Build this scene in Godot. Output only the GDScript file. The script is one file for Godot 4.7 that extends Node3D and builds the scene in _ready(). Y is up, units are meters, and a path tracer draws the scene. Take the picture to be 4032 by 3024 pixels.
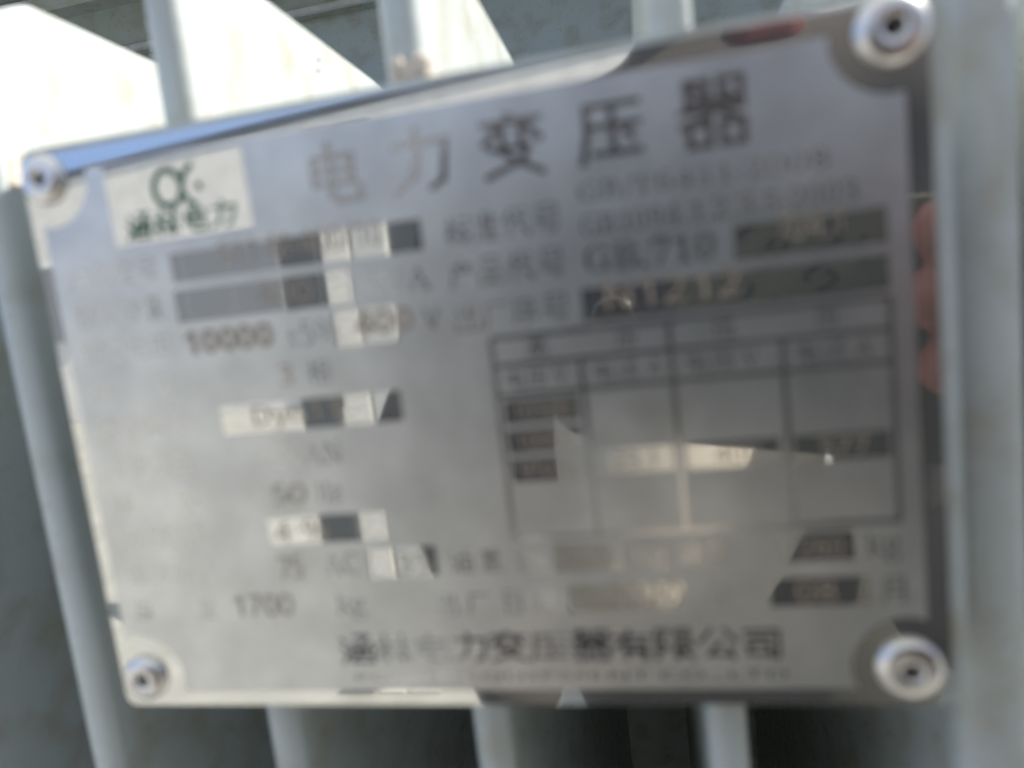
extends Node3D
# A power transformer's stainless nameplate, photographed very close; the plate is partly mirror polished
# and shows the yard in front of it: sky, a low white building, a post and the photographer with the phone.
# Plate frame: origin at the plate's centre, x right, y up, z out of the plate; Y0 is its height above ground.

const Y0 := 1.25
const MM := 0.001
var M := {}
var rng := RandomNumberGenerator.new()

# ---------------------------------------------------------------- helpers
func tag(o: Node, label := "", category := "", group := "", kind := "") -> Node:
	if label != "": o.set_meta("label", label)
	if category != "": o.set_meta("category", category)
	if group != "": o.set_meta("group", group)
	if kind != "": o.set_meta("kind", kind)
	return o

func thing(called: String, at: Vector3, label: String, category: String, group := "") -> Node3D:
	var o := Node3D.new()
	o.name = called
	add_child(o, true)
	o.position = at
	tag(o, label, category, group)
	return o

func put(called: String, mesh: Mesh, mat: Material, parent: Node, at := Vector3.ZERO) -> MeshInstance3D:
	var o := MeshInstance3D.new()
	o.name = called
	o.mesh = mesh
	o.material_override = mat
	parent.add_child(o, true)
	o.position = at
	return o

func srgb(r: float, g: float, b: float) -> Color:
	return Color(r / 255.0, g / 255.0, b / 255.0)

func noise_tex(freq: float, octaves: int, lo: float, hi: float, seed_: int, normal := 0.0, size := 512) -> NoiseTexture2D:
	var n := FastNoiseLite.new()
	n.noise_type = FastNoiseLite.TYPE_SIMPLEX
	n.seed = seed_
	n.frequency = freq
	n.fractal_octaves = octaves
	var t := NoiseTexture2D.new()
	t.width = size
	t.height = size
	t.seamless = true
	t.noise = n
	if normal > 0.0:
		t.as_normal_map = true
		t.bump_strength = normal
	else:
		var g := Gradient.new()
		g.set_color(0, Color(lo, lo, lo))
		g.set_color(1, Color(hi, hi, hi))
		t.color_ramp = g
	return t

func mat(col: Color, rough: float, metal := 0.0) -> StandardMaterial3D:
	var m := StandardMaterial3D.new()
	m.albedo_color = col
	m.roughness = rough
	m.metallic = metal
	return m

func tri(m: StandardMaterial3D, scale: float) -> StandardMaterial3D:
	m.uv1_triplanar = true
	m.uv1_world_triplanar = true
	m.uv1_scale = Vector3(scale, scale, scale)
	return m

func quad(st: SurfaceTool, a: Vector3, b: Vector3, c: Vector3, d: Vector3) -> void:
	for v in [a, b, c, a, c, d]:
		st.add_vertex(v)

# a flat outline (counter-clockwise, metres) given thickness from z0 to z1
func prism(st: SurfaceTool, poly: PackedVector2Array, z0: float, z1: float) -> void:
	if Geometry2D.is_polygon_clockwise(poly):
		poly = poly.duplicate()
		poly.reverse()
	var idx := Geometry2D.triangulate_polygon(poly)
	for i in range(0, idx.size(), 3):
		var a := poly[idx[i]]
		var b := poly[idx[i + 1]]
		var c := poly[idx[i + 2]]
		if (b - a).cross(c - a) < 0.0:
			var s := b
			b = c
			c = s
		for p in [a, c, b]:
			st.add_vertex(Vector3(p.x, p.y, z1))
		for p in [a, b, c]:
			st.add_vertex(Vector3(p.x, p.y, z0))
	var n := poly.size()
	for i in n:
		var p := poly[i]
		var q := poly[(i + 1) % n]
		quad(st, Vector3(p.x, p.y, z0), Vector3(p.x, p.y, z1), Vector3(q.x, q.y, z1), Vector3(q.x, q.y, z0))

func begin() -> SurfaceTool:
	var st := SurfaceTool.new()
	st.begin(Mesh.PRIMITIVE_TRIANGLES)
	st.set_smooth_group(-1)
	return st

func done(st: SurfaceTool) -> ArrayMesh:
	st.generate_normals()
	return st.commit()

func poly_mesh(poly: PackedVector2Array, z0: float, z1: float) -> ArrayMesh:
	var st := begin()
	prism(st, poly, z0, z1)
	return done(st)

func round_rect(x0: float, y0: float, x1: float, y1: float, r: float, n := 6) -> PackedVector2Array:
	var out := PackedVector2Array()
	for c in [[x1 - r, y1 - r, 0.0], [x0 + r, y1 - r, 90.0], [x0 + r, y0 + r, 180.0], [x1 - r, y0 + r, 270.0]]:
		for i in n + 1:
			var a := deg_to_rad(c[2] + 90.0 * i / n)
			out.append(Vector2(c[0] + r * cos(a), c[1] + r * sin(a)))
	return out

func box_mesh(size: Vector3, bevel: float) -> ArrayMesh:
	# a box with all edges chamfered, centred on its origin
	var st := begin()
	var h := size / 2.0
	var b := bevel
	var lay := [[-h.y, b], [-h.y + b, 0.0], [h.y - b, 0.0], [h.y, b]]
	var rings := []
	for l in lay:
		var e: float = l[1]
		var x := h.x - e
		var z := h.z - e
		var k := b
		rings.append([Vector3(x - k, l[0], z), Vector3(x, l[0], z - k), Vector3(x, l[0], -z + k), Vector3(x - k, l[0], -z),
			Vector3(-x + k, l[0], -z), Vector3(-x, l[0], -z + k), Vector3(-x, l[0], z - k), Vector3(-x + k, l[0], z)])
	for j in 3:
		for i in 8:
			var i2 := (i + 1) % 8
			quad(st, rings[j][i], rings[j + 1][i], rings[j + 1][i2], rings[j][i2])
	for i in range(1, 7):
		for v in [rings[3][0], rings[3][i + 1], rings[3][i]]:
			st.add_vertex(v)
		for v in [rings[0][0], rings[0][i], rings[0][i + 1]]:
			st.add_vertex(v)
	return done(st)

# profile of (radius, z) turned about z
func lathe(profile: Array, n := 40, smooth := true) -> ArrayMesh:
	var st := SurfaceTool.new()
	st.begin(Mesh.PRIMITIVE_TRIANGLES)
	st.set_smooth_group(0 if smooth else -1)
	for i in n:
		var a := TAU * i / n
		var b := TAU * (i + 1) / n
		for k in profile.size() - 1:
			var p: Vector2 = profile[k]
			var q: Vector2 = profile[k + 1]
			quad(st, Vector3(p.x * cos(a), p.x * sin(a), p.y), Vector3(q.x * cos(a), q.x * sin(a), q.y),
				Vector3(q.x * cos(b), q.x * sin(b), q.y), Vector3(p.x * cos(b), p.x * sin(b), p.y))
	st.generate_normals()
	return st.commit()

# ---------------------------------------------------------------- lettering
# strokes on a 10 x 10 grid, y downwards; polylines of "xy" pairs, ";" between strokes
const GLYPH := {
	"电": "12 82 86 16 12;14 84;40 48 59 99 97", "力": "02 92 88 69;40 44 37 09", "变": "40 51;01 91;31 34;61 64;22 04;72 94;15 75 67 09;25 57 99",
	"压": "11 91;11 15 09;24 94;52 58;28 98;75 86", "器": "10 40 43 10 40;10 13 43;60 90 93 63 60;16 46 49 19 16;66 96 99 69 66;04 94;53 45 06;54 96;72 83",
	"型": "00 50;03 53;21 14;41 44;71 73;90 94 84;26 86;55 59;09 99", "号": "20 80 83 23 20;05 95;35 27 87 79 59",
	"额": "20 31;03 02 52 53;22 05;13 43 16;16 46 49 19 16;60 90;70 72;62 92 96;62 66;73 76 59;87 99", "定": "40 51;03 01 91 93;24 84;54 58;56 86;25 27 09;27 49 99",
	"容": "40 51;03 01 91 93;32 14;62 84;53 16;53 96;36 76 79 39 36", "量": "20 70 73 23 20;21 71;04 94;25 75 77 27 25;26 76;55 59;18 88;09 99",
	"标": "03 43;20 29;24 07;24 46;51 91;44 94;74 79 68;56 48;86 98", "准": "01 13;09 25;40 34;42 49;60 72;42 92;44 94;47 97;49 99;62 69",
	"代": "30 04;22 29;34 93;50 66 99 97;70 91", "产": "40 51;12 92;32 34;72 64;14 94;14 17 09", "品": "20 70 73 23 20;05 45 49 09 05;55 95 99 59 55",
	"出": "50 59;11 14 84 81;06 09 99 96", "厂": "11 91;11 16 09", "序": "50 51;11 91;11 16 09;33 83 55;44 65;26 96 87;56 59 49",
	"相": "03 43;20 29;24 07;24 46;51 91 99 59 51;54 94;56 96", "数": "20 25;02 52;00 11;40 31;22 05;22 44;35 18 49;07 57;45 19;60 54;62 92;82 76 59;64 99",
	"联": "00 50;10 18;40 49;13 43;15 45;08 57;60 62;90 82;53 93;55 95;73 76 59;76 99", "结": "20 03 33 06 46;09 48;52 92;70 74;54 94;56 96 99 59 56",
	"组": "20 03 33 06 46;09 48;60 90 99;60 69;63 93;66 96;49 99", "冷": "01 13;09 26;60 25;60 94;54 65;46 86 68;57 79", "却": "12 52;30 35;05 55;35 18 58;47 59;61 91 97 86;61 69",
	"方": "40 51;02 92;42 44 37 09;44 84 89 69", "式": "02 92;60 76 99 97;80 91;15 55;35 38;09 58",
	"频": "20 24;22 42;11 14;04 54;25 27;15 07;45 38 19;60 90;70 72;62 92 96;62 66;73 76 59;87 99", "率": "50 51;01 91;51 33 63 35 75;12 23;82 73;25 16;85 96;07 97;55 59",
	"短": "10 03;02 42;22 26;05 55;25 09;37 49;61 91;63 93 96 66 63;67 78;97 88;59 99", "路": "00 40 43 03 00;23 28;25 45;05 09;09 48;60 53;61 91 55;62 95;56 96 99 59 56",
	"阻": "00 09;00 30 14 36 17;50 90 99;50 59;53 93;56 96;39 99", "抗": "02 42;20 29 19;06 45;60 71;42 92;64 67 59;64 84 89 99 97",
	"绝": "20 03 33 06 46;09 48;60 52;61 91 83;53 93 96 56;53 59 99 97;73 76", "缘": "20 03 33 06 46;09 48;60 52;61 91 93;43 93;73 55;64 77 69;75 48;94 75 98",
	"水": "50 59 48;03 43 08;82 54;54 98", "平": "11 91;22 34;82 74;05 95;51 59", "总": "20 31;70 61;22 82 85 25 22;07 19;36 39 79 77;56 67;86 98",
	"重": "80 11;02 92;23 73 76 26 23;24 74;51 59;17 87;09 99", "身": "50 41;21 71 79 69;21 26;23 73;25 75;07 86;76 19", "油": "01 12;04 15;09 26;33 93 99 39 33;60 69;36 96",
	"年": "20 03;21 91;23 93;23 26;06 96;51 59", "月": "20 80 89 79;20 26 19;23 83;26 86", "日": "20 80 89 29 20;24 84",
	"期": "01 51;10 17;40 47;13 43;15 45;07 57;18 09;48 59;60 90 99;60 66 59;63 93;66 96", "高": "50 51;01 91;32 72 74 34 32;19 15 95 99 89;36 66 68 38 36",
	"低": "20 04;12 19;80 41 49 68;44 94;61 76 99;68 79", "流": "01 12;04 15;09 26;60 61;32 92;62 44 84;46 39;66 69;86 89 99", "有": "02 92;40 33 06;34 84 89 79;34 39;36 86;37 87",
	"限": "00 09;00 30 14 36 17;50 80 84 54;52 82;50 59 68;55 99;95 76", "公": "30 13 04;60 83 94;54 28 78;76 89", "司": "01 81 89 69;13 63;15 65 68 18 15",
	"涵": "01 12;04 15;09 26;40 80 62;62 67 57;33 39 99 93;43 55;83 75;47 56;87 76", "林": "03 43;20 29;24 07;24 46;53 93;70 79;74 58;74 98", "±": "14 84;41 47;19 89",
}

# writes characters into one mesh: from (x, y) upwards and to the right, each `w` wide and `h` high, `pitch` apart (millimetres)
func strokes(text: String, x: float, y: float, w: float, h: float, pitch: float, thick: float, z: float, slant := 0.0) -> ArrayMesh:
	var st := begin()
	var k := 0
	var i := 0
	for ch in text:
		if GLYPH.has(ch):
			for line in String(GLYPH[ch]).split(";"):
				var pts: Array[Vector2] = []
				for p in line.split(" "):
					var gy := 1.0 - float(p[1]) / 9.0
					pts.append(Vector2(x + i * pitch + float(p[0]) / 9.0 * w + slant * gy * h, y + gy * h))
				for j in pts.size() - 1:
					var d := (pts[j + 1] - pts[j]).normalized()
					var a := pts[j] - d * thick * 0.45
					var b := pts[j + 1] + d * thick * 0.45
					var s := d.orthogonal() * thick * (0.5 if absf(d.x) < 0.8 else 0.42)
					prism(st, PackedVector2Array([(a - s) * MM, (b - s) * MM, (b + s) * MM, (a + s) * MM]), (z - 0.02) * MM, (z + 0.0015 * (k % 12)) * MM)
					k += 1
		i += 1
	return done(st)

var font_cache := {}
func latin(called: String, text: String, x0: float, x1: float, y0: float, y1: float, z: float, m: Material, parent: Node, face := "Droid Sans") -> MeshInstance3D:
	if not font_cache.has(face):
		var f := SystemFont.new()
		f.font_names = PackedStringArray([face.trim_suffix(" Bold")])
		if face.ends_with("Bold"): f.font_weight = 700
		font_cache[face] = f
	var t := TextMesh.new()
	t.font = font_cache[face]
	t.text = text
	t.font_size = 48
	t.pixel_size = 0.0001
	t.depth = 0.00003
	t.curve_step = 2.0
	t.material = m
	var bb := t.get_aabb()
	var o := put(called, t, m, parent)
	var sx := (x1 - x0) * MM / maxf(bb.size.x, 1e-6)
	var sy := (y1 - y0) * MM / maxf(bb.size.y, 1e-6)
	o.scale = Vector3(sx, sy, 1.0)
	o.position = Vector3(x0 * MM - bb.position.x * sx, y0 * MM - bb.position.y * sy, z * MM)
	return o

# ---------------------------------------------------------------- rounded bodies (surface nets over a blend of tapered capsules)
# bones: [from, to, radius at from, radius at to, squash in z (1 = round)]
func body_mesh(bones: Array, cell: float, blend: float) -> ArrayMesh:
	var lo := Vector3(1e9, 1e9, 1e9)
	var hi := -lo
	for b in bones:
		var r: float = maxf(b[2], b[3]) + cell * 2.0 + blend
		for p in [b[0], b[1]]:
			lo = lo.min(p - Vector3(r, r, r))
			hi = hi.max(p + Vector3(r, r, r))
	var n := Vector3i(((hi - lo) / cell).ceil()) + Vector3i.ONE
	var f := PackedFloat32Array()
	f.resize(n.x * n.y * n.z)
	f.fill(10.0)
	for b in bones:
		var a: Vector3 = b[0]
		var d: Vector3 = b[1] - a
		var ra: float = b[2]
		var rb: float = b[3]
		var sq: float = b[4] if b.size() > 4 else 1.0
		var dd := maxf(d.length_squared(), 1e-9)
		var reach := maxf(ra, rb) + blend + cell * 2.0
		var c0 := Vector3i(((a.min(b[1]) - Vector3(reach, reach, reach) - lo) / cell).floor()).clamp(Vector3i.ZERO, n - Vector3i.ONE)
		var c1 := Vector3i(((a.max(b[1]) + Vector3(reach, reach, reach) - lo) / cell).ceil()).clamp(Vector3i.ZERO, n - Vector3i.ONE)
		for z in range(c0.z, c1.z + 1):
			for y in range(c0.y, c1.y + 1):
				for x in range(c0.x, c1.x + 1):
					var p := lo + Vector3(x, y, z) * cell - a
					var t := clampf(p.dot(d) / dd, 0.0, 1.0)
					var q := p - d * t
					q.z /= sq
					var v := q.length() - lerpf(ra, rb, t)
					var at := (z * n.y + y) * n.x + x
					var w := f[at]
					var h := maxf(blend - absf(v - w), 0.0) / blend
					f[at] = minf(v, w) - h * h * blend * 0.25
	var st := SurfaceTool.new()
	st.begin(Mesh.PRIMITIVE_TRIANGLES)
	var ids := PackedInt32Array()
	ids.resize(f.size())
	ids.fill(-1)
	var count := 0
	var step := [1, n.x, n.x * n.y]
	for z in n.z - 1:
		for y in n.y - 1:
			for x in n.x - 1:
				var at := (z * n.y + y) * n.x + x
				var inside := 0
				for k in 8:
					if f[at + (k & 1) * step[0] + ((k >> 1) & 1) * step[1] + ((k >> 2) & 1) * step[2]] < 0.0: inside += 1
				if inside == 0 or inside == 8: continue
				var sum := Vector3.ZERO
				var cnt := 0
				for k in 8:
					for ax in 3:
						if (k >> ax) & 1: continue
						var k2: int = k | (1 << ax)
						var v0 := f[at + (k & 1) * step[0] + ((k >> 1) & 1) * step[1] + ((k >> 2) & 1) * step[2]]
						var v1 := f[at + (k2 & 1) * step[0] + ((k2 >> 1) & 1) * step[1] + ((k2 >> 2) & 1) * step[2]]
						if (v0 < 0.0) != (v1 < 0.0):
							var p := Vector3(k & 1, (k >> 1) & 1, (k >> 2) & 1)
							p[ax] += v0 / (v0 - v1)
							sum += p
							cnt += 1
				ids[at] = count
				count += 1
				st.set_normal(Vector3(f[at + 1] - f[at], f[at + step[1]] - f[at], f[at + step[2]] - f[at]).normalized())
				st.add_vertex(lo + (Vector3(x, y, z) + sum / cnt) * cell)
	for z in range(1, n.z - 1):
		for y in range(1, n.y - 1):
			for x in range(1, n.x - 1):
				var at := (z * n.y + y) * n.x + x
				for ax in 3:
					var v0 := f[at]
					var v1 := f[at + step[ax]]
					if (v0 < 0.0) == (v1 < 0.0): continue
					var u: int = step[(ax + 1) % 3]
					var w: int = step[(ax + 2) % 3]
					var q := [ids[at - u - w], ids[at - w], ids[at], ids[at - u]]
					if q.min() < 0: continue
					if v0 < 0.0: q.reverse()
					for k in [0, 1, 2, 0, 2, 3]: st.add_index(q[k])
	return st.commit()

func V(x: float, y: float, z: float) -> Vector3:
	return Vector3(x, y, z)

# ---------------------------------------------------------------- the scene
func _ready() -> void:
	rng.seed = 7
	# camera
	var cam := Camera3D.new()
	cam.name = "camera"
	add_child(cam)
	var cam_at := Vector3(0.0323, Y0 + 0.0186, 0.1109)
	var cb := Basis(Vector3(0.9771, -0.11559, -0.17867), Vector3(0.08985, 0.98519, -0.14601), Vector3(0.1929, 0.12661, 0.97302)).orthonormalized()
	cam.transform = Transform3D(cb, cam_at)
	var lens := CameraAttributesPhysical.new()
	lens.frustum_focal_length = 21.51
	lens.frustum_focus_distance = 0.40
	lens.frustum_near = 0.004
	lens.frustum_far = 400.0
	lens.exposure_aperture = 7.0
	cam.attributes = lens
	cam.fov = 58.317
	cam.near = 0.004
	cam.far = 400.0
	cam.current = true
	# sky
	var env := Environment.new()
	env.background_mode = Environment.BG_SKY
	var sm := ProceduralSkyMaterial.new()
	sm.sky_top_color = srgb(164, 168, 168)
	sm.sky_horizon_color = srgb(72, 123, 192)
	sm.sky_curve = 0.38
	sm.ground_bottom_color = srgb(120, 116, 108)
	sm.ground_horizon_color = srgb(150, 150, 148)
	sm.sun_angle_max = 20.0
	sm.energy_multiplier = 0.92
	var sky := Sky.new()
	sky.sky_material = sm
	env.sky = sky
	env.tonemap_mode = Environment.TONE_MAPPER_LINEAR
	env.tonemap_exposure = 3.0
	env.sdfgi_enabled = true
	env.ssao_enabled = true
	env.ssil_enabled = true
	var we := WorldEnvironment.new()
	we.name = "world_environment"
	we.environment = env
	add_child(we)
	# sun: high, from the right and a little behind the transformer
	var sun := DirectionalLight3D.new()
	sun.name = "sun"
	sun.light_energy = 1.15
	sun.light_angular_distance = 0.5
	sun.light_color = Color(1.0, 0.975, 0.94)
	sun.shadow_enabled = true
	add_child(sun)
	var to_sun := Vector3(0.66, 0.70, -0.26).normalized()
	sun.look_at_from_position(to_sun, Vector3.ZERO, Vector3.UP)
	materials()
	ground()
	building()
	post()
	cabinet()
	transformer()
	nameplate()
	phone(Transform3D(cb, cam_at))
	person(Transform3D(cb, cam_at))

func materials() -> void:
	# painted sheet steel, pale grey with a slight green cast
	var paint := tri(mat(srgb(183, 190, 189), 0.36), 9.0)
	paint.albedo_texture = noise_tex(0.008, 5, 0.965, 1.0, 3)
	var grime := Gradient.new()
	grime.offsets = PackedFloat32Array([0.0, 0.34, 0.52, 1.0])
	grime.colors = PackedColorArray([Color(0.91, 0.865, 0.80), Color(0.96, 0.945, 0.925), Color(0.99, 0.99, 0.985), Color(1, 1, 1)])
	(paint.albedo_texture as NoiseTexture2D).color_ramp = grime
	paint.roughness_texture = noise_tex(0.03, 3, 0.7, 1.0, 4)
	paint.normal_enabled = true
	paint.normal_texture = noise_tex(0.05, 3, 0, 1, 5, 2.0)
	paint.normal_scale = 0.12
	M.paint = paint
	M.tank = paint.duplicate()
	M.tank.albedo_color = srgb(160, 170, 166)
	M.weld = tri(mat(srgb(226, 214, 198), 0.8), 40.0)
	M.weld.albedo_texture = noise_tex(0.02, 4, 0.62, 1.0, 6)
	# stainless steel, frosted by etching and mirror polished
	var frost := tri(mat(srgb(212, 211, 207), 0.34, 0.83), 16.0)
	frost.roughness_texture = noise_tex(0.005, 5, 0.84, 1.0, 8)
	frost.albedo_texture = noise_tex(0.007, 5, 0.90, 1.0, 31)
	frost.normal_enabled = true
	frost.normal_texture = noise_tex(0.25, 2, 0, 1, 9, 3.0)
	frost.normal_scale = 0.10
	M.frost = frost
	# polished, under a thin film of dust and lacquer that scatters a little light
	var mirror := tri(mat(srgb(208, 206, 200), 0.05, 0.90), 8.0)
	mirror.roughness_texture = noise_tex(0.01, 3, 0.5, 1.0, 10)
	M.mirror = mirror
	# polished lettering, darker than the fields
	M.letter = tri(mat(srgb(192, 190, 187), 0.12, 0.86), 8.0)
	M.title = tri(mat(srgb(150, 149, 149), 0.10, 0.86), 8.0)
	M.engraved = mat(srgb(160, 146, 130), 0.75, 0.3)
	M.green = mat(srgb(44, 92, 70), 0.5)
	M.rivet = tri(mat(srgb(214, 210, 206), 0.38, 1.0), 60.0)
	M.rivet.roughness_texture = noise_tex(0.02, 3, 0.7, 1.0, 12)
	M.mandrel = mat(srgb(52, 50, 52), 0.6, 0.8)
	M.concrete = tri(mat(srgb(168, 169, 165), 0.9), 0.4)
	M.concrete.albedo_texture = noise_tex(0.01, 5, 0.84, 1.0, 14)
	M.post = tri(mat(srgb(210, 208, 202), 0.85), 3.0)
	M.post.albedo_texture = noise_tex(0.02, 4, 0.85, 1.0, 25)
	M.cabinet = mat(srgb(168, 164, 150), 0.6)
	M.wall = tri(mat(srgb(236, 233, 225), 0.85), 0.5)
	M.wall.albedo_texture = noise_tex(0.008, 5, 0.92, 1.0, 15)
	M.roof = tri(mat(srgb(104, 122, 140), 0.6), 1.0)
	M.roof.albedo_texture = noise_tex(0.02, 3, 0.85, 1.0, 16)
	M.gutter = mat(srgb(66, 74, 84), 0.5)
	M.door = mat(srgb(62, 66, 68), 0.5)
	M.frame = mat(srgb(178, 180, 176), 0.5)
	M.glass = mat(srgb(128, 130, 132), 0.5)
	M.skin = mat(srgb(152, 92, 76), 0.5)
	M.skin.subsurf_scatter_enabled = true
	M.skin.subsurf_scatter_strength = 0.15
	M.jacket = tri(mat(srgb(66, 62, 60), 0.9), 30.0)
	M.jacket.albedo_texture = noise_tex(0.08, 2, 0.8, 1.0, 18)
	M.shirt = mat(srgb(222, 212, 196), 0.9)
	M.trousers = tri(mat(srgb(62, 61, 54), 0.9), 30.0)
	M.trousers.albedo_texture = noise_tex(0.08, 2, 0.85, 1.0, 19)
	M.red = mat(srgb(88, 42, 43), 0.9)
	M.hair = mat(srgb(26, 23, 22), 0.5)
	M.shoe = mat(srgb(40, 38, 36), 0.6)
	M.case = mat(srgb(80, 81, 70), 0.6)
	M.ink = mat(srgb(22, 24, 24), 0.6)
	M.bump = mat(srgb(30, 32, 48), 0.3)
	M.lens = mat(srgb(10, 11, 16), 0.04)
	M.ring = mat(srgb(150, 150, 150), 0.2, 1.0)
	M.screen = mat(srgb(18, 19, 22), 0.08)

func ground() -> void:
	var pm := PlaneMesh.new()
	pm.size = Vector2(500, 500)
	tag(put("ground", pm, M.concrete, self), "pale concrete yard in front of the transformer", "", "", "structure")

func building() -> void:
	# a low white building across the yard, seen in the polished parts of the plate
	var b := thing("white_building", V(-3.965, 0, 8.82), "low white building with grey roof edge mirrored in the plate", "building")
	b.rotation.y = atan2(1.76, 9.39)   # its front follows the eave line seen in the plate
	# local frame: x along the front, +z away from the plate; the front is at z = 0
	var L := 26.0
	put("wall", box_mesh(V(L, 3.93, 0.3), 0.01), M.wall, b, V(0, 1.965, 0.15))
	put("wall", box_mesh(V(0.3, 3.93, 7.0), 0.01), M.wall, b, V(-L / 2 + 0.15, 1.965, 3.82))
	put("wall", box_mesh(V(0.3, 3.93, 7.0), 0.01), M.wall, b, V(L / 2 - 0.15, 1.965, 3.82))
	var st := begin()
	prism(st, PackedVector2Array([Vector2(-0.02, 4.0), Vector2(3.9, 4.42), Vector2(8.0, 4.0), Vector2(8.0, 3.94), Vector2(-0.02, 3.96)]), -L / 2 - 0.3, L / 2 + 0.3)
	var roof := put("roof", done(st), M.roof, b)
	roof.rotation.y = -PI / 2
	put("gutter", box_mesh(V(L + 0.6, 0.12, 0.04), 0.008), M.gutter, b, V(0, 3.955, -0.008))
	for wx in [-2.2, -6.5, 6.4]:
		var f := put("window", box_mesh(V(2.66, 1.28, 0.10), 0.02), M.frame, b, V(wx, 1.99, -0.02))
		for k in 3:
			put("pane", box_mesh(V(0.84, 1.18, 0.03), 0.005), M.glass, f, V(-0.87 + 0.87 * k, 0, -0.05))
	var vent := put("window", box_mesh(V(1.3, 0.80, 0.10), 0.02), M.frame, b, V(1.35, 2.18, -0.02))
	put("pane", box_mesh(V(1.2, 0.72, 0.03), 0.005), M.door, vent, V(0, 0, -0.05))
	var d := put("door", box_mesh(V(0.8, 2.45, 0.10), 0.02), M.door, b, V(-0.45, 1.225, -0.03))
	put("handle", box_mesh(V(0.03, 0.14, 0.06), 0.008), M.ring, d, V(0.3, -0.15, -0.08))

func post() -> void:
	# three flat gate posts side by side, seen only in the plate: dark, white and pale grey
	for e in [["steel_post", -1.027, 0.130, 1.665, M.door, "dark grey steel post at the left of three flat posts mirrored in the plate"],
			["white_post", -0.896, 0.093, 1.846, M.post, "white flat post between the dark and the pale grey post, mirrored in the plate"],
			["grey_post", -0.782, 0.113, 1.846, M.frame, "pale grey flat post at the right of three posts mirrored in the plate"]]:
		var p := thing(e[0], V(e[1], 0, 1.98), e[5], "post", "flat posts standing in the yard")
		var w: float = e[2]
		var h: float = e[3]
		put("shaft", box_mesh(V(w, h, 0.036), 0.005), e[4], p, V(0, h / 2.0, 0))
		put("cap", box_mesh(V(w + 0.004, 0.012, 0.042), 0.003), e[4], p, V(0, h + 0.004, 0))
		put("foot_plate", box_mesh(V(w * 0.98, 0.012, 0.14), 0.003), e[4], p, V(0, 0.008, 0))

func cabinet() -> void:
	var c := thing("electrical_cabinet", V(2.25, 0, 2.1), "tall beige grey electrical cabinet standing right of the photographer, mirrored in the plate", "cabinet")
	put("plinth", box_mesh(V(1.2, 0.14, 3.0), 0.01), M.concrete, c, V(0, 0.07, 0))
	put("housing", box_mesh(V(1.1, 1.9, 2.9), 0.02), M.cabinet, c, V(0, 1.09, 0))
	put("roof", box_mesh(V(1.24, 0.06, 3.04), 0.02), M.cabinet, c, V(0, 2.07, 0))
	for k in 3:
		var d := put("door", box_mesh(V(0.03, 1.70, 0.90), 0.006), M.cabinet, c, V(-0.562, 1.09, -0.95 + 0.95 * k))
		put("handle", box_mesh(V(0.04, 0.16, 0.025), 0.006), M.ring, d, V(-0.03, 0.0, 0.38))

# ---------------------------------------------------------------- transformer
func fin_mesh(thick: float) -> ArrayMesh:
	# one pressed cooling fin: rounded nose, flat sides, chamfered upper front corner
	var st := SurfaceTool.new()
	st.begin(Mesh.PRIMITIVE_TRIANGLES)
	var r := thick / 2.0
	var back := -0.32
	var top := 0.0935
	var low := -0.86
	var front := -0.0125
	var n := 10
	# outline in plan (x, offset from the nose line), the nose elliptical
	var plan: Array[Vector2] = [Vector2(-r, back - front)]
	for i in n + 1:
		var a := PI - PI * i / n
		plan.append(Vector2(r * cos(a), -r * 0.8 + r * 0.8 * pow(sin(a), 0.7)))
	plan.append(Vector2(r, back - front))
	# levels: height, setback of the nose
	var levels := [[low, 0.016], [low + 0.018, 0.0], [top - 0.0120, 0.0], [top - 0.0095, 0.001], [top - 0.0010, 0.0135], [top, 0.0155]]
	for k in levels.size() - 1:
		st.set_smooth_group(k)
		for i in plan.size() - 1:
			var p := []
			for e in [[k, i], [k + 1, i], [k + 1, i + 1], [k, i + 1]]:
				var q: Vector2 = plan[e[1]]
				var s: float = levels[e[0]][1]
				p.append(V(q.x, levels[e[0]][0], front + (q.y if e[1] == 0 or e[1] == plan.size() - 1 else q.y - s)))
			quad(st, p[0], p[3], p[2], p[1])
	st.set_smooth_group(-1)
	for i in range(1, plan.size() - 1):
		var s: float = levels[-1][1]
		for v in [V(plan[0].x, top, back), V(plan[i].x, top, front + plan[i].y - s), V(plan[i + 1].x, top, (front + plan[i + 1].y - s) if i < plan.size() - 2 else back)]:
			st.add_vertex(v)
	st.generate_normals()
	return st.commit()

func weld_mesh(seed_: int, big: float) -> ArrayMesh:
	# a ragged fillet of weld and filler where the bracket meets the fin, mostly along its right side
	var r := RandomNumberGenerator.new()
	r.seed = seed_
	var bones := []
	for i in (4 if big > 0.001 else 0):
		bones.append([V(-0.0015 + 0.0015 * i, 0.0535, -0.0125), V(-0.001 + 0.0017 * i, 0.0550 + big * r.randf_range(0.4, 1.0), -0.0125), 0.0016, 0.0012])
	for i in 8:
		var z := -0.013 - 0.0026 * i
		bones.append([V(0.0029, 0.0535, z - 0.003), V(0.0031, 0.0562 + (0.0070 + big * 0.2) * (1.0 - i / 9.0) + r.randf_range(-0.0008, 0.0008), z - 0.0046), 0.0014, 0.0008])
	return body_mesh(bones, 0.0007, 0.0018)

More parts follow.
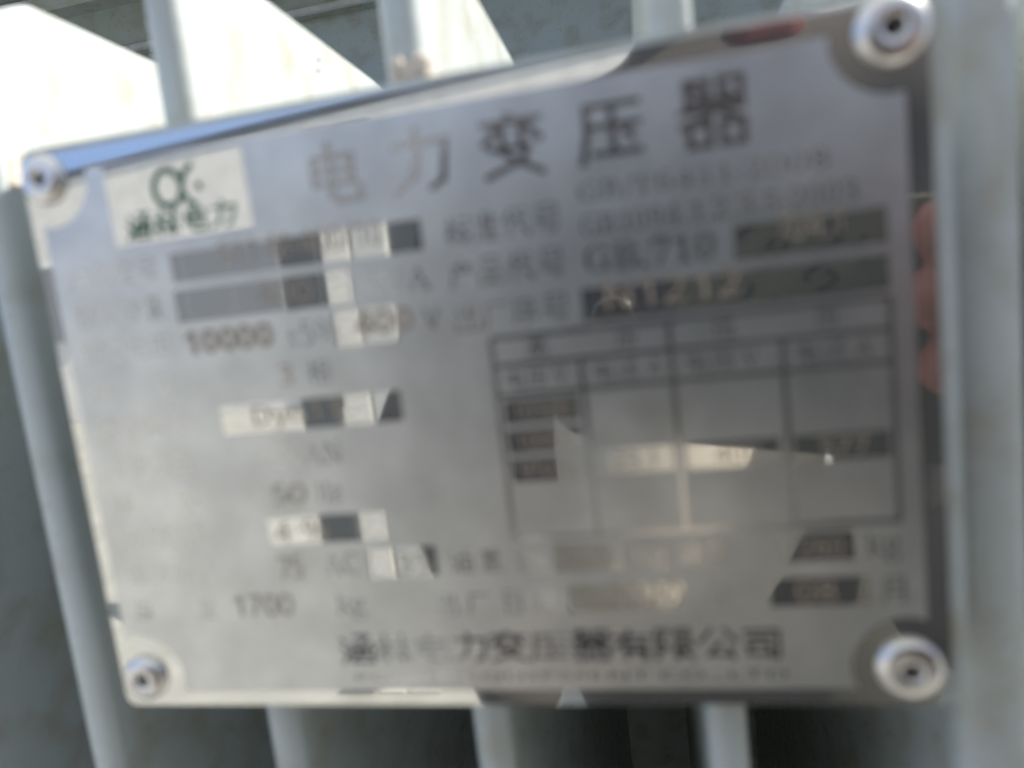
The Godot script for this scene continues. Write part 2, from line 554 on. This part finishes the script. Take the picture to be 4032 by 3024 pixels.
func transformer() -> void:
	var t := thing("power_transformer", V(0, Y0, 0), "pale grey transformer tank with upright cooling fins behind the nameplate", "transformer")
	# tank and cover
	put("tank", box_mesh(V(1.5, 1.18, 0.6), 0.006), M.tank, t, V(0.12, -0.34, -0.62))
	put("flange", box_mesh(V(1.56, 0.010, 0.63), 0.0015), M.paint, t, V(0.12, 0.2410, -0.620))
	put("cover", box_mesh(V(1.74, 0.024, 0.78), 0.003), M.paint, t, V(0.12, 0.2585, -0.592))
	for k in 9:
		var bolt := CylinderMesh.new()
		bolt.top_radius = 0.012
		bolt.bottom_radius = 0.012
		bolt.height = 0.016
		bolt.radial_segments = 6
		put("flange_bolt", bolt, M.mandrel, t, V(-0.186 + 0.2 * (k - 2), 0.2275, -0.3115))
	put("stiffener", box_mesh(V(1.44, 0.0050, 0.010), 0.001), M.paint, t, V(0.12, 0.2060, -0.3165))
	put("base_rail", box_mesh(V(1.3, 0.24, 0.12), 0.01), M.paint, t, V(0.12, -Y0 + 0.12, -0.32))
	put("base_rail", box_mesh(V(1.3, 0.24, 0.12), 0.01), M.paint, t, V(0.12, -Y0 + 0.12, -0.68))
	# fins, 46 mm apart
	var fm := fin_mesh(0.0076)
	var wide := fin_mesh(0.0130)
	for k in range(-8, 13):
		var f := put("cooling_fin", wide if k == 5 else fm, M.paint, t, V((-4.9 + 46.0 * (k - 3)) * MM, 0, 0))
		if k in [1, 2, 3]:
			if k == 2:
				for c in [[0.0876, -0.0743], [0.0845, -0.0730]]:
					var chip := put("paint_chip", lathe([Vector2(0.0, 0.0001), Vector2(0.0006, 0.0001), Vector2(0.0008, 0.0)], 7, false), M.ink, f, V(0.0038, c[0], c[1]))
					chip.rotation.y = PI / 2
			put("weld_bead", weld_mesh(20 + k, 0.0072 if k == 3 else 0.0005), M.weld, f)
	# the flat bracket the plate is riveted to
	put("bracket", poly_mesh(round_rect(-0.0765, -0.0536, 0.0780, 0.0548, 0.003), -0.0072, -0.00155), M.paint, t)

# ---------------------------------------------------------------- nameplate
func rect(called: String, x0: float, y0: float, x1: float, y1: float, z: float, m: Material, parent: Node) -> MeshInstance3D:
	return put(called, poly_mesh(round_rect(x0 * MM, y0 * MM, x1 * MM, y1 * MM, minf(0.25, (y1 - y0) * 0.3) * MM, 3), (z - 0.02) * MM, z * MM), m, parent)

func nameplate() -> void:
	var np := thing("nameplate", V(0, Y0, 0), "etched stainless steel transformer nameplate riveted at its four corners", "sign")
	put("polished_sheet", poly_mesh(round_rect(-0.075, -0.0532, 0.075, 0.0532, 0.0022), -0.0015, 0.0), M.mirror, np)
	# the frosted field, cut back in an arc round each rivet
	var pan := PackedVector2Array()
	var x0 := -72.6; var x1 := 71.7; var y0 := -50.3; var y1 := 49.8
	for c in [[70.2, 49.2, x1, y1, 1], [-70.4, 48.8, x0, y1, 2], [-69.6, -47.2, x0, y0, 3], [68.8, -46.8, x1, y0, 4]]:
		var r := 8.5
		var cx: float = c[0]
		var cy: float = c[1]
		var dx := sqrt(maxf(r * r - pow(c[3] - cy, 2), 0.0))   # along the horizontal edge
		var dy := sqrt(maxf(r * r - pow(c[2] - cx, 2), 0.0))   # along the upright edge
		var sx := -1.0 if cx > 0 else 1.0
		var sy := -1.0 if cy > 0 else 1.0
		var on_side := Vector2(c[2], cy + sy * dy)
		var on_flat := Vector2(cx + sx * dx, c[3])
		var a := on_side if c[4] in [1, 3] else on_flat
		var b := on_flat if c[4] in [1, 3] else on_side
		var centre := Vector2(cx, cy)
		var aa := (a - centre).angle()
		var ab := (b - centre).angle()
		var turn := wrapf(ab - aa, -PI, PI)
		for i in 13:
			var an := aa + turn * i / 12.0
			pan.append((centre + Vector2(cos(an), sin(an)) * r) * MM)
	put("etched_panel", poly_mesh(pan, 0.0, 0.00003), M.frost, np)
	var z := 0.07
	# title
	var title := "电力变压器"
	for i in 5:
		put("title_character", strokes(title[i], -20.0 + 15.2 * i, 37.4, 8.8, 9.2, 0, 1.15, z), M.title, np)
	# logo panel
	var lp := rect("logo_panel", -58.5, 35.3, -31.3, 49.3, z, M.mirror, np)
	var st := begin()
	var n := 28
	for i in n:
		var a := TAU * i / n
		var b := TAU * (i + 1) / n
		var ri := Vector2(2.1, 2.5)
		var ro := Vector2(3.25, 3.65)
		var c := Vector2(-46.3, 43.94)
		var q := PackedVector2Array([(c + Vector2(cos(a), sin(a)) * ri) * MM, (c + Vector2(cos(a), sin(a)) * ro) * MM, (c + Vector2(cos(b), sin(b)) * ro) * MM, (c + Vector2(cos(b), sin(b)) * ri) * MM])
		prism(st, q, 0.00006, 0.000095)
	var arm := [Vector2(-41.2, 47.3), Vector2(-42.6, 46.2), Vector2(-43.4, 44.9), Vector2(-43.7, 43.6), Vector2(-43.4, 42.4), Vector2(-42.6, 41.2), Vector2(-41.2, 40.4)]
	for i in arm.size() - 1:
		var d: Vector2 = (arm[i + 1] - arm[i]).normalized()
		var s := d.orthogonal() * 0.52
		prism(st, PackedVector2Array([(arm[i] - s - d * 0.15) * MM, (arm[i + 1] - s + d * 0.15) * MM, (arm[i + 1] + s + d * 0.15) * MM, (arm[i] + s - d * 0.15) * MM]), 0.00006, (0.1 + 0.004 * (i % 2)) * MM)
	put("emblem", done(st), M.green, lp)
	var dot := PackedVector2Array()
	for i in 14:
		dot.append((Vector2(-40.3, 43.5) + Vector2(cos(TAU * i / 14), sin(TAU * i / 14)) * 0.7) * MM)
	put("emblem_dot", poly_mesh(dot, 0.00006, 0.0001), M.green, lp)
	put("logo_lettering", strokes("涵林电力", -55.6, 36.2, 4.3, 4.2, 5.5, 0.62, 0.1, 0.15), M.green, lp)
	# left column: labels and values, 7.15 mm a row
	var left := [["产品型号", 29.0], ["额定容量", 22.0], ["额定电压", 15.2], ["相数", 7.9], ["联结组标号", 0.8], ["冷却方式", -6.6], ["频率", -13.8], ["短路阻抗", -20.8], ["绝缘水平", -27.8], ["总重", -35.2]]
	for e in left:
		var text: String = e[0]
		var span := 17.8
		var w := 3.7
		var pitch := (span - w) / (text.length() - 1)
		if text.length() == 5: w = 3.2; pitch = 3.7
		put("field_label", strokes(text, -69.3, e[1], w, 3.9, pitch, 0.36, z), M.letter, np)
	rect("value_field", -48.4, 27.7, -1.8, 32.8, z, M.mirror, np)
	rect("value_field", -48.8, 20.5, -15.4, 26.3, z, M.mirror, np)
	rect("value_field", -19.4, 13.3, -8.2, 19.4, z, M.mirror, np)
	rect("value_field", -43.6, -0.4, -9.2, 4.9, z, M.mirror, np)
	rect("value_field", -38.0, -21.5, -15.0, -16.3, z, M.mirror, np)
	var ez := 0.10
	latin("engraved_value", "S11-M-400/10", -38.5, -8.5, 29.6, 33.6, ez, M.engraved, np)
	latin("engraved_value", "400", -33.0, -22.5, 21.6, 25.6, ez, M.engraved, np)
	latin("engraved_value", "10000", -48.3, -31.0, 14.7, 19.0, ez, M.engraved, np, "Droid Sans Bold")
	latin("field_unit", "±5%", -28.8, -18.9, 14.3, 18.4, z, M.letter, np)
	latin("engraved_value", "400", -15.6, -5.2, 14.8, 19.0, ez, M.engraved, np, "Droid Sans Bold")
	latin("field_unit", "V", -3.4, -0.4, 14.6, 18.2, z, M.letter, np)
	latin("field_unit", "kVA", -13.8, -1.2, 21.2, 25.2, z, M.letter, np, "Droid Serif")
	latin("engraved_value", "3", -31.0, -28.4, 7.6, 11.4, ez, M.engraved, np)
	put("field_unit", strokes("相", -25.6, 7.6, 4.0, 4.1, 4, 0.4, z), M.letter, np)
	latin("engraved_value", "Dyn11", -37.3, -21.0, -0.1, 4.4, ez, M.engraved, np)
	latin("field_unit", "ONAN", -36.5, -21.4, -7.0, -3.0, z, M.letter, np, "Droid Serif")
	latin("engraved_value", "50", -36.0, -29.6, -14.0, -10.2, ez, M.engraved, np)
	latin("field_unit", "Hz", -27.6, -22.8, -13.9, -10.3, z, M.letter, np, "Droid Serif")
	latin("engraved_value", "4", -36.6, -33.8, -21.0, -17.0, ez, M.engraved, np)
	latin("engraved_value", "%", -31.0, -26.5, -21.0, -17.0, ez, M.engraved, np)
	latin("engraved_value", "75", -37.2, -32.4, -28.0, -23.8, ez, M.engraved, np)
	latin("field_unit", "AC", -28.4, -21.4, -27.6, -23.4, z, M.letter, np, "Droid Serif")
	rect("value_field", -19.4, -28.6, -6.8, -23.0, z, M.mirror, np)
	latin("engraved_value", "35", -14.4, -7.8, -28.0, -24.0, ez, M.engraved, np)
	put("field_label", strokes("油重", -4.0, -28.0, 3.7, 3.9, 5.2, 0.36, z), M.letter, np)
	latin("engraved_value", "1700", -47.6, -35.6, -35.2, -31.0, ez, M.engraved, np)
	latin("field_unit", "kg", -27.2, -21.2, -36.3, -31.4, z, M.letter, np, "Droid Serif")
	# right column
	put("field_label", strokes("标准代号", 2.2, 28.0, 4.0, 4.2, 4.9, 0.38, z), M.letter, np)
	put("field_label", strokes("产品代号", 2.2, 21.0, 4.0, 4.2, 4.9, 0.38, z), M.letter, np)
	put("field_label", strokes("出厂序号", 2.2, 13.8, 4.0, 4.2, 4.9, 0.38, z), M.letter, np)
	latin("standard_code", "GB/T6451-2008", 24.3, 61.1, 31.3, 34.6, z, M.letter, np, "Droid Serif")
	latin("standard_code", "GB1094.1.2.3.5-2003", 24.3, 64.7, 26.4, 29.6, z, M.letter, np, "Droid Serif")
	latin("product_code", "GB.710", 24.3, 44.2, 20.6, 24.9, z, M.letter, np, "Droid Serif Bold")
	rect("value_field", 47.0, 19.9, 68.6, 25.2, z, M.mirror, np)
	rect("value_field", 23.2, 13.1, 68.5, 18.3, z, M.mirror, np)
	latin("engraved_value", "704.1", 53.0, 62.5, 22.0, 26.0, ez, M.engraved, np)
	latin("engraved_value", "N1212", 27.0, 47.5, 14.6, 18.8, ez, M.engraved, np)
	# table of voltages and currents
	var lw := 0.85
	for ly in [11.9, 7.3, 2.3, -22.4]:
		rect("table_line", 7.6, ly - lw / 2, 68.8, ly + lw / 2, z - 0.008, M.letter, np)
	for v in [[7.6, -22.4, 11.9], [36.3, -22.4, 11.9], [68.4, -22.4, 11.9], [22.0, -22.4, 7.3], [53.0, -22.4, 7.3]]:
		rect("table_line", v[0] - lw / 2, v[1], v[0] + lw / 2, v[2], z - 0.004, M.letter, np)
	put("table_heading", strokes("高压", 13.5, 8.4, 3.1, 2.9, 14.6, 0.32, z), M.letter, np)
	put("table_heading", strokes("低压", 43.2, 8.4, 3.1, 2.9, 14.8, 0.32, z), M.letter, np)
	put("table_heading", strokes("电压", 9.5, 3.4, 2.9, 3.0, 3.7, 0.3, z), M.letter, np)
	put("table_heading", strokes("电流", 24.0, 3.4, 3.0, 3.0, 4.0, 0.3, z), M.letter, np)
	put("table_heading", strokes("电压", 38.6, 3.4, 3.0, 3.0, 4.0, 0.3, z), M.letter, np)
	put("table_heading", strokes("电流", 55.0, 3.4, 3.0, 3.0, 4.0, 0.3, z), M.letter, np)
	latin("table_unit", "V", 17.4, 19.6, 3.6, 6.2, z, M.letter, np, "Droid Serif")
	latin("table_unit", "A", 32.2, 34.8, 3.6, 6.2, z, M.letter, np, "Droid Serif")
	latin("table_unit", "V", 47.0, 49.4, 3.6, 6.2, z, M.letter, np, "Droid Serif")
	latin("table_unit", "A", 63.2, 65.8, 3.6, 6.2, z, M.letter, np, "Droid Serif")
	var taps := ["10500", "10000", "9500"]
	for k in 3:
		rect("value_field", 8.6, -2.6 - 5.0 * k, 20.8, 1.4 - 5.0 * k, z, M.mirror, np)
		latin("engraved_value", taps[k], 10.0, 19.4, -2.0 - 5.0 * k, 0.9 - 5.0 * k, ez, M.engraved, np)
	for e in [[22.8, 35.2, "23.1", 25.8, 32.4], [37.4, 51.6, "400", 41.6, 48.6], [53.7, 67.6, "577", 57.6, 64.4]]:
		rect("value_field", e[0], -12.2, e[1], -8.0, z, M.mirror, np)
		latin("engraved_value", e[2], e[3], e[4], -11.6, -8.6, ez, M.engraved, np)
	# weights and date
	put("field_label", strokes("器身重", -4.0 + 12.0, -28.4, 1.6, 3.6, 1.9, 0.26, z), M.letter, np)
	rect("value_field", 13.9, -28.9, 25.5, -23.6, z, M.mirror, np)
	latin("engraved_value", "1605", 15.6, 23.0, -28.0, -24.4, ez, M.engraved, np)
	latin("field_unit", "kg", 27.0, 32.8, -29.0, -24.4, z, M.letter, np, "Droid Serif")
	put("field_label", strokes("油重", 35.2, -28.0, 3.2, 3.6, 4.2, 0.36, z), M.letter, np)
	rect("value_field", 50.8, -28.5, 61.8, -23.7, z, M.mirror, np)
	latin("engraved_value", "260", 53.6, 60.0, -27.8, -24.6, ez, M.engraved, np)
	latin("field_unit", "kg", 63.2, 68.4, -29.0, -24.4, z, M.letter, np, "Droid Serif")
	put("field_label", strokes("出厂日期", -8.0, -35.8, 3.8, 4.0, 6.0, 0.36, z), M.letter, np)
	rect("value_field", 15.6, -36.1, 35.0, -31.3, z, M.mirror, np)
	latin("engraved_value", "2020", 22.2, 34.6, -35.6, -31.2, ez, M.engraved, np)
	put("field_label", strokes("年", 38.6, -35.6, 3.8, 4.0, 4, 0.4, z), M.letter, np)
	rect("value_field", 48.6, -36.0, 63.6, -31.2, z, M.mirror, np)
	latin("engraved_value", "08", 52.6, 58.6, -35.3, -31.8, ez, M.engraved, np)
	put("field_label", strokes("月", 65.2, -35.6, 3.8, 4.0, 4, 0.4, z), M.letter, np)
	# maker
	put("company_lettering", strokes("涵林电力变压器有限公司", -27.2, -44.7, 6.0, 5.2, 7.12, 0.74, z), M.title, np)
	latin("company_lettering", "POWER EQUIPMENT CO.,LTD", -25.3, 50.4, -48.9, -46.9, z, M.letter, np)
	# rivets
	var prof: Array = []
	for p in [[4.6, 0.0], [4.85, 0.3], [4.7, 0.8], [4.15, 1.35], [3.3, 1.75], [2.5, 1.9], [1.9, 1.85], [1.5, 1.6], [1.38, 1.2], [1.35, -0.8], [0.0, -0.8]]:
		prof.append(Vector2(p[0], p[1]) * MM)
	var rm := lathe(prof)
	var md: Array = []
	for p in [[1.2, -0.85], [1.2, 0.1], [0.8, 0.35], [0.0, 0.3]]:
		md.append(Vector2(p[0], p[1]) * MM)
	var mm := lathe(md, 16)
	for c in [[70.2, 49.4], [-70.6, 48.8], [-69.4, -47.2], [68.8, -46.8]]:
		var rv := put("rivet", rm, M.rivet, np, V(c[0] * MM, c[1] * MM, -0.0001))
		put("mandrel", mm, M.mandrel, rv, V(rng.randf_range(-0.00018, 0.00018), rng.randf_range(-0.00018, 0.00018), rng.randf_range(-0.0003, 0.0)))
		var wide := 0.93 if c[0] < 0.0 else 1.04
		rv.scale = V(wide, wide, rng.randf_range(0.85, 1.05))
		rv.rotation = V(rng.randf_range(-0.06, 0.06), rng.randf_range(-0.06, 0.06), rng.randf_range(0, TAU))

# ---------------------------------------------------------------- the phone that takes the picture, in the camera's own tilt
func phone(at: Transform3D) -> void:
	var ph := thing("smartphone", Vector3.ZERO, "smartphone in an olive grey case held up to the plate, seen mirrored", "phone")
	ph.transform = at
	var x0 := -0.031; var x1 := 0.122; var y0 := -0.0545; var y1 := 0.0225
	put("case", poly_mesh(round_rect(x0, y0, x1, y1, 0.012, 10), -0.0115, -0.0028), M.case, ph)
	put("screen", poly_mesh(round_rect(x0 + 0.003, y0 + 0.003, x1 - 0.003, y1 - 0.003, 0.009, 8), -0.0027, -0.0023), M.screen, ph)
	for c in ph.get_children():
		(c as Node3D).position.z = 0.0145
	put("camera_bump", poly_mesh(round_rect(-0.0265, -0.0245, 0.0125, 0.0175, 0.008, 8), 0.0016, 0.0032), M.bump, ph)
	for c in [[-0.0085, -0.0125], [-0.0095, 0.0062]]:
		var rg: Array = []
		for p in [[7.2, -1.6], [7.2, 0.1], [6.9, 0.35], [6.5, 0.35], [6.3, 0.0]]:
			rg.append(Vector2(p[0], p[1]) * MM)
		var ring := put("lens_ring", lathe(rg, 36), M.ring, ph, V(c[0], c[1], 0.0016))
		ring.rotation.y = PI
		var gl: Array = []
		for p in [[6.4, 0.0], [2.4, 0.1], [0.0, 0.1]]:
			gl.append(Vector2(p[0], p[1]) * MM)
		put("lens_glass", lathe(gl, 36), M.lens, ring)
	# black print on the case; where it stands comes from where the plate mirrors it
	var on_case := func(px: float, py: float) -> Vector2:
		var d := V(px * MM, py * MM + Y0, 0.0) - at.origin
		var p: Vector3 = at.basis.inverse() * d
		var q: Vector3 = at.basis.inverse() * V(d.x, d.y, -d.z)
		var hit := p + q * ((0.0028 - p.z) / q.z)
		return Vector2(hit.x, hit.y) / MM
	var pm := begin()
	var k := 0
	for line in [[47.4, 23.2, 49.9, 24.9], [51.6, 21.2, 53.4, 22.7, 54.6, 20.9], [53.4, 22.7, 53.6, 23.8], [62.7, 24.9, 62.4, 21.6, 61.0, 20.9], [60.6, 23.5, 59.6, 23.2],
		[65.3, 21.6, 65.3, 20.9], [45.5, 14.6, 47.4, 14.1, 48.9, 14.8, 49.2, 16.3], [58.9, 17.8, 56.6, 16.3, 57.4, 15.6], [58.9, 17.8, 59.2, 17.3], [59.9, 16.9, 61.5, 15.7, 59.1, 13.8], [59.1, 13.8, 58.6, 14.4],
		[65.1, 17.9, 65.1, 17.4], [52.5, 14.1, 52.5, 13.6], [45.2, 16.3, 45.6, 16.7]]:
		for j in range(0, line.size() - 2, 2):
			var a: Vector2 = on_case.call(line[j], line[j + 1])
			var b: Vector2 = on_case.call(line[j + 2], line[j + 3])
			var d := (b - a).normalized()
			var s := d.orthogonal() * 0.9
			prism(pm, PackedVector2Array([(a - s) * MM, (b - s) * MM, (b + s) * MM, (a + s) * MM]), (2.7 - 0.03 - 0.004 * (k % 5)) * MM, 2.95 * MM)
			k += 1
	put("case_print", done(pm), M.ink, ph)

# ---------------------------------------------------------------- the photographer
func person(cam: Transform3D) -> void:
	var p := thing("person", Vector3.ZERO, "person in a dark jacket and dark olive trousers photographing the plate, seen mirrored", "person")
	var y := Y0
	var ls := V(-0.12, y + 0.125, 0.64)
	var rs := V(0.33, y + 0.165, 0.63)
	var le := V(-0.20, y - 0.13, 0.60)
	var re := V(0.27, y - 0.25, 0.46)
	var lw := V(-0.12, y - 0.36, 0.52)
	var rw := cam * V(0.185, -0.055, 0.030)
	var hip_l := V(0.03, 0.93, 0.68)
	var hip_r := V(0.20, 0.93, 0.68)
	var kn_l := V(0.01, 0.50, 0.66)
	var kn_r := V(0.23, 0.50, 0.66)
	var an_l := V(-0.01, 0.09, 0.72)
	var an_r := V(0.25, 0.09, 0.72)
	var head := V(0.150, y + 0.415, 0.63)
	# skin: head with face, neck, forearms and the left hand
	var bones := [
		[head + V(0, 0.03, 0.01), head + V(0, 0.03, 0.03), 0.082, 0.085], [head + V(0, -0.05, -0.03), head + V(0, -0.075, -0.045), 0.058, 0.038],
		[head + V(0, 0.0, -0.085), head + V(0, -0.03, -0.098), 0.011, 0.017], [head + V(-0.085, -0.01, 0.015), head + V(-0.088, 0.015, 0.022), 0.012, 0.016],
		[head + V(0.085, -0.01, 0.015), head + V(0.088, 0.015, 0.022), 0.012, 0.016], [head + V(-0.018, -0.062, -0.076), head + V(0.018, -0.062, -0.076), 0.009, 0.009],
		[head + V(0, -0.05, 0.03), V(0.125, y + 0.16, 0.69), 0.052, 0.058]]
	put("body", body_mesh(bones, 0.008, 0.02), M.skin, p)
	for s in [-1.0, 1.0]:
		var eye := SphereMesh.new()
		eye.radius = 0.011
		eye.height = 0.022
		put("eye", eye, M.ink, p, head + V(0.031 * s, 0.008, -0.066))
	var hair := [[head + V(0, 0.075, 0.03), head + V(0, 0.055, 0.06), 0.083, 0.088], [head + V(-0.05, 0.075, -0.02), head + V(0.05, 0.08, -0.02), 0.052, 0.052], [head + V(-0.06, 0.03, 0.06), head + V(0.06, 0.03, 0.06), 0.045, 0.045]]
	put("hair", body_mesh(hair, 0.012, 0.03), M.hair, p)
	put("jacket", body_mesh([
		[V(0.07, y - 0.02, 0.66), V(0.08, y + 0.04, 0.66), 0.182, 0.188, 0.66], [V(-0.07, y - 0.2, 0.65), V(-0.06, y, 0.65), 0.062, 0.07], [V(0.29, y - 0.24, 0.65), V(0.25, y, 0.65), 0.065, 0.06], [ls + V(0.06, 0.0, 0), rs + V(-0.06, 0.0, 0), 0.085, 0.085], [V(0.12, y + 0.10, 0.66), V(0.130, y + 0.245, 0.660), 0.125, 0.080, 0.9],
		[ls, le, 0.072, 0.056], [le, lw, 0.056, 0.046], [rs, re, 0.072, 0.058], [re, rw, 0.058, 0.043]], 0.012, 0.04), M.jacket, p)
	put("shirt_collar", body_mesh([[V(0.148, y + 0.226, 0.588), V(0.176, y + 0.228, 0.588), 0.024, 0.024]], 0.007, 0.02), M.red, p)
	put("shirt", body_mesh([[V(0.045, y - 0.27, 0.66), V(0.06, y - 0.05, 0.66), 0.150, 0.172, 0.70]], 0.01, 0.03), M.shirt, p)
	put("trousers", body_mesh([
		[V(0.045, 0.86, 0.68), V(0.185, 0.86, 0.68), 0.140, 0.140, 0.85], [hip_l, kn_l, 0.105, 0.078], [kn_l, an_l, 0.078, 0.062], [hip_r, kn_r, 0.105, 0.078], [kn_r, an_r, 0.078, 0.062]], 0.014, 0.03), M.trousers, p)
	for a in [an_l, an_r]:
		put("shoe", body_mesh([[a + V(0, -0.045, 0.04), a + V(0, -0.055, -0.15), 0.044, 0.034], [a + V(0, -0.01, 0.02), a, 0.05, 0.05]], 0.012, 0.02), M.shoe, p)
	# left hand hanging, right hand gripping the phone: four fingers across its back, the thumb on its screen
	var lh := [[lw, lw + V(0.01, -0.07, -0.04), 0.026, 0.034, 0.6]]
	for k in 4:
		var b0 := lw + V(0.01 + (k - 1.5) * 0.017, -0.10, -0.055)
		var b1 := b0 + V(0.0, -0.035 + absf(k - 1.3) * 0.004, -0.004)
		lh.append([b0 + V(0, 0.03, 0.012), b1, 0.0095, 0.0085])
		lh.append([b1, b1 + V(0.0, -0.028, 0.014), 0.0085, 0.007])
	lh.append([lw + V(-0.02, -0.04, -0.03), lw + V(-0.04, -0.085, -0.05), 0.012, 0.010])
	lh.append([lw + V(-0.04, -0.085, -0.05), lw + V(-0.035, -0.11, -0.06), 0.010, 0.008])
	put("left_hand", body_mesh(lh, 0.004, 0.008), M.skin, p)
	var rh := [[V(0.185, -0.055, 0.030), V(0.150, -0.045, 0.026), 0.028, 0.030], [V(0.142, -0.052, 0.022), V(0.140, 0.006, 0.020), 0.017, 0.016], [V(0.156, -0.050, 0.026), V(0.150, -0.004, 0.024), 0.022, 0.018]]
	var tips := [0.088, 0.081, 0.080, 0.086]
	for k in 4:
		var fy := 0.030 - 0.0185 * k
		rh.append([V(0.144, fy - 0.002, 0.016), V(0.129, fy, -0.0062), 0.0115, 0.0110])
		rh.append([V(0.129, fy, -0.0062), V(lerpf(0.129, tips[k], 0.5), fy + 0.002, -0.0080), 0.0110, 0.0102])
		rh.append([V(lerpf(0.129, tips[k], 0.5), fy + 0.002, -0.0075), V(tips[k], fy + 0.003, -0.0060), 0.0102, 0.0085])
	rh.append([V(0.150, -0.040, 0.032), V(0.128, -0.022, 0.028), 0.013, 0.011])
	rh.append([V(0.128, -0.022, 0.028), V(0.104, -0.014, 0.0255), 0.011, 0.009])
	var hm := put("right_hand", body_mesh(rh, 0.003, 0.006), M.skin, p)
	hm.transform = cam
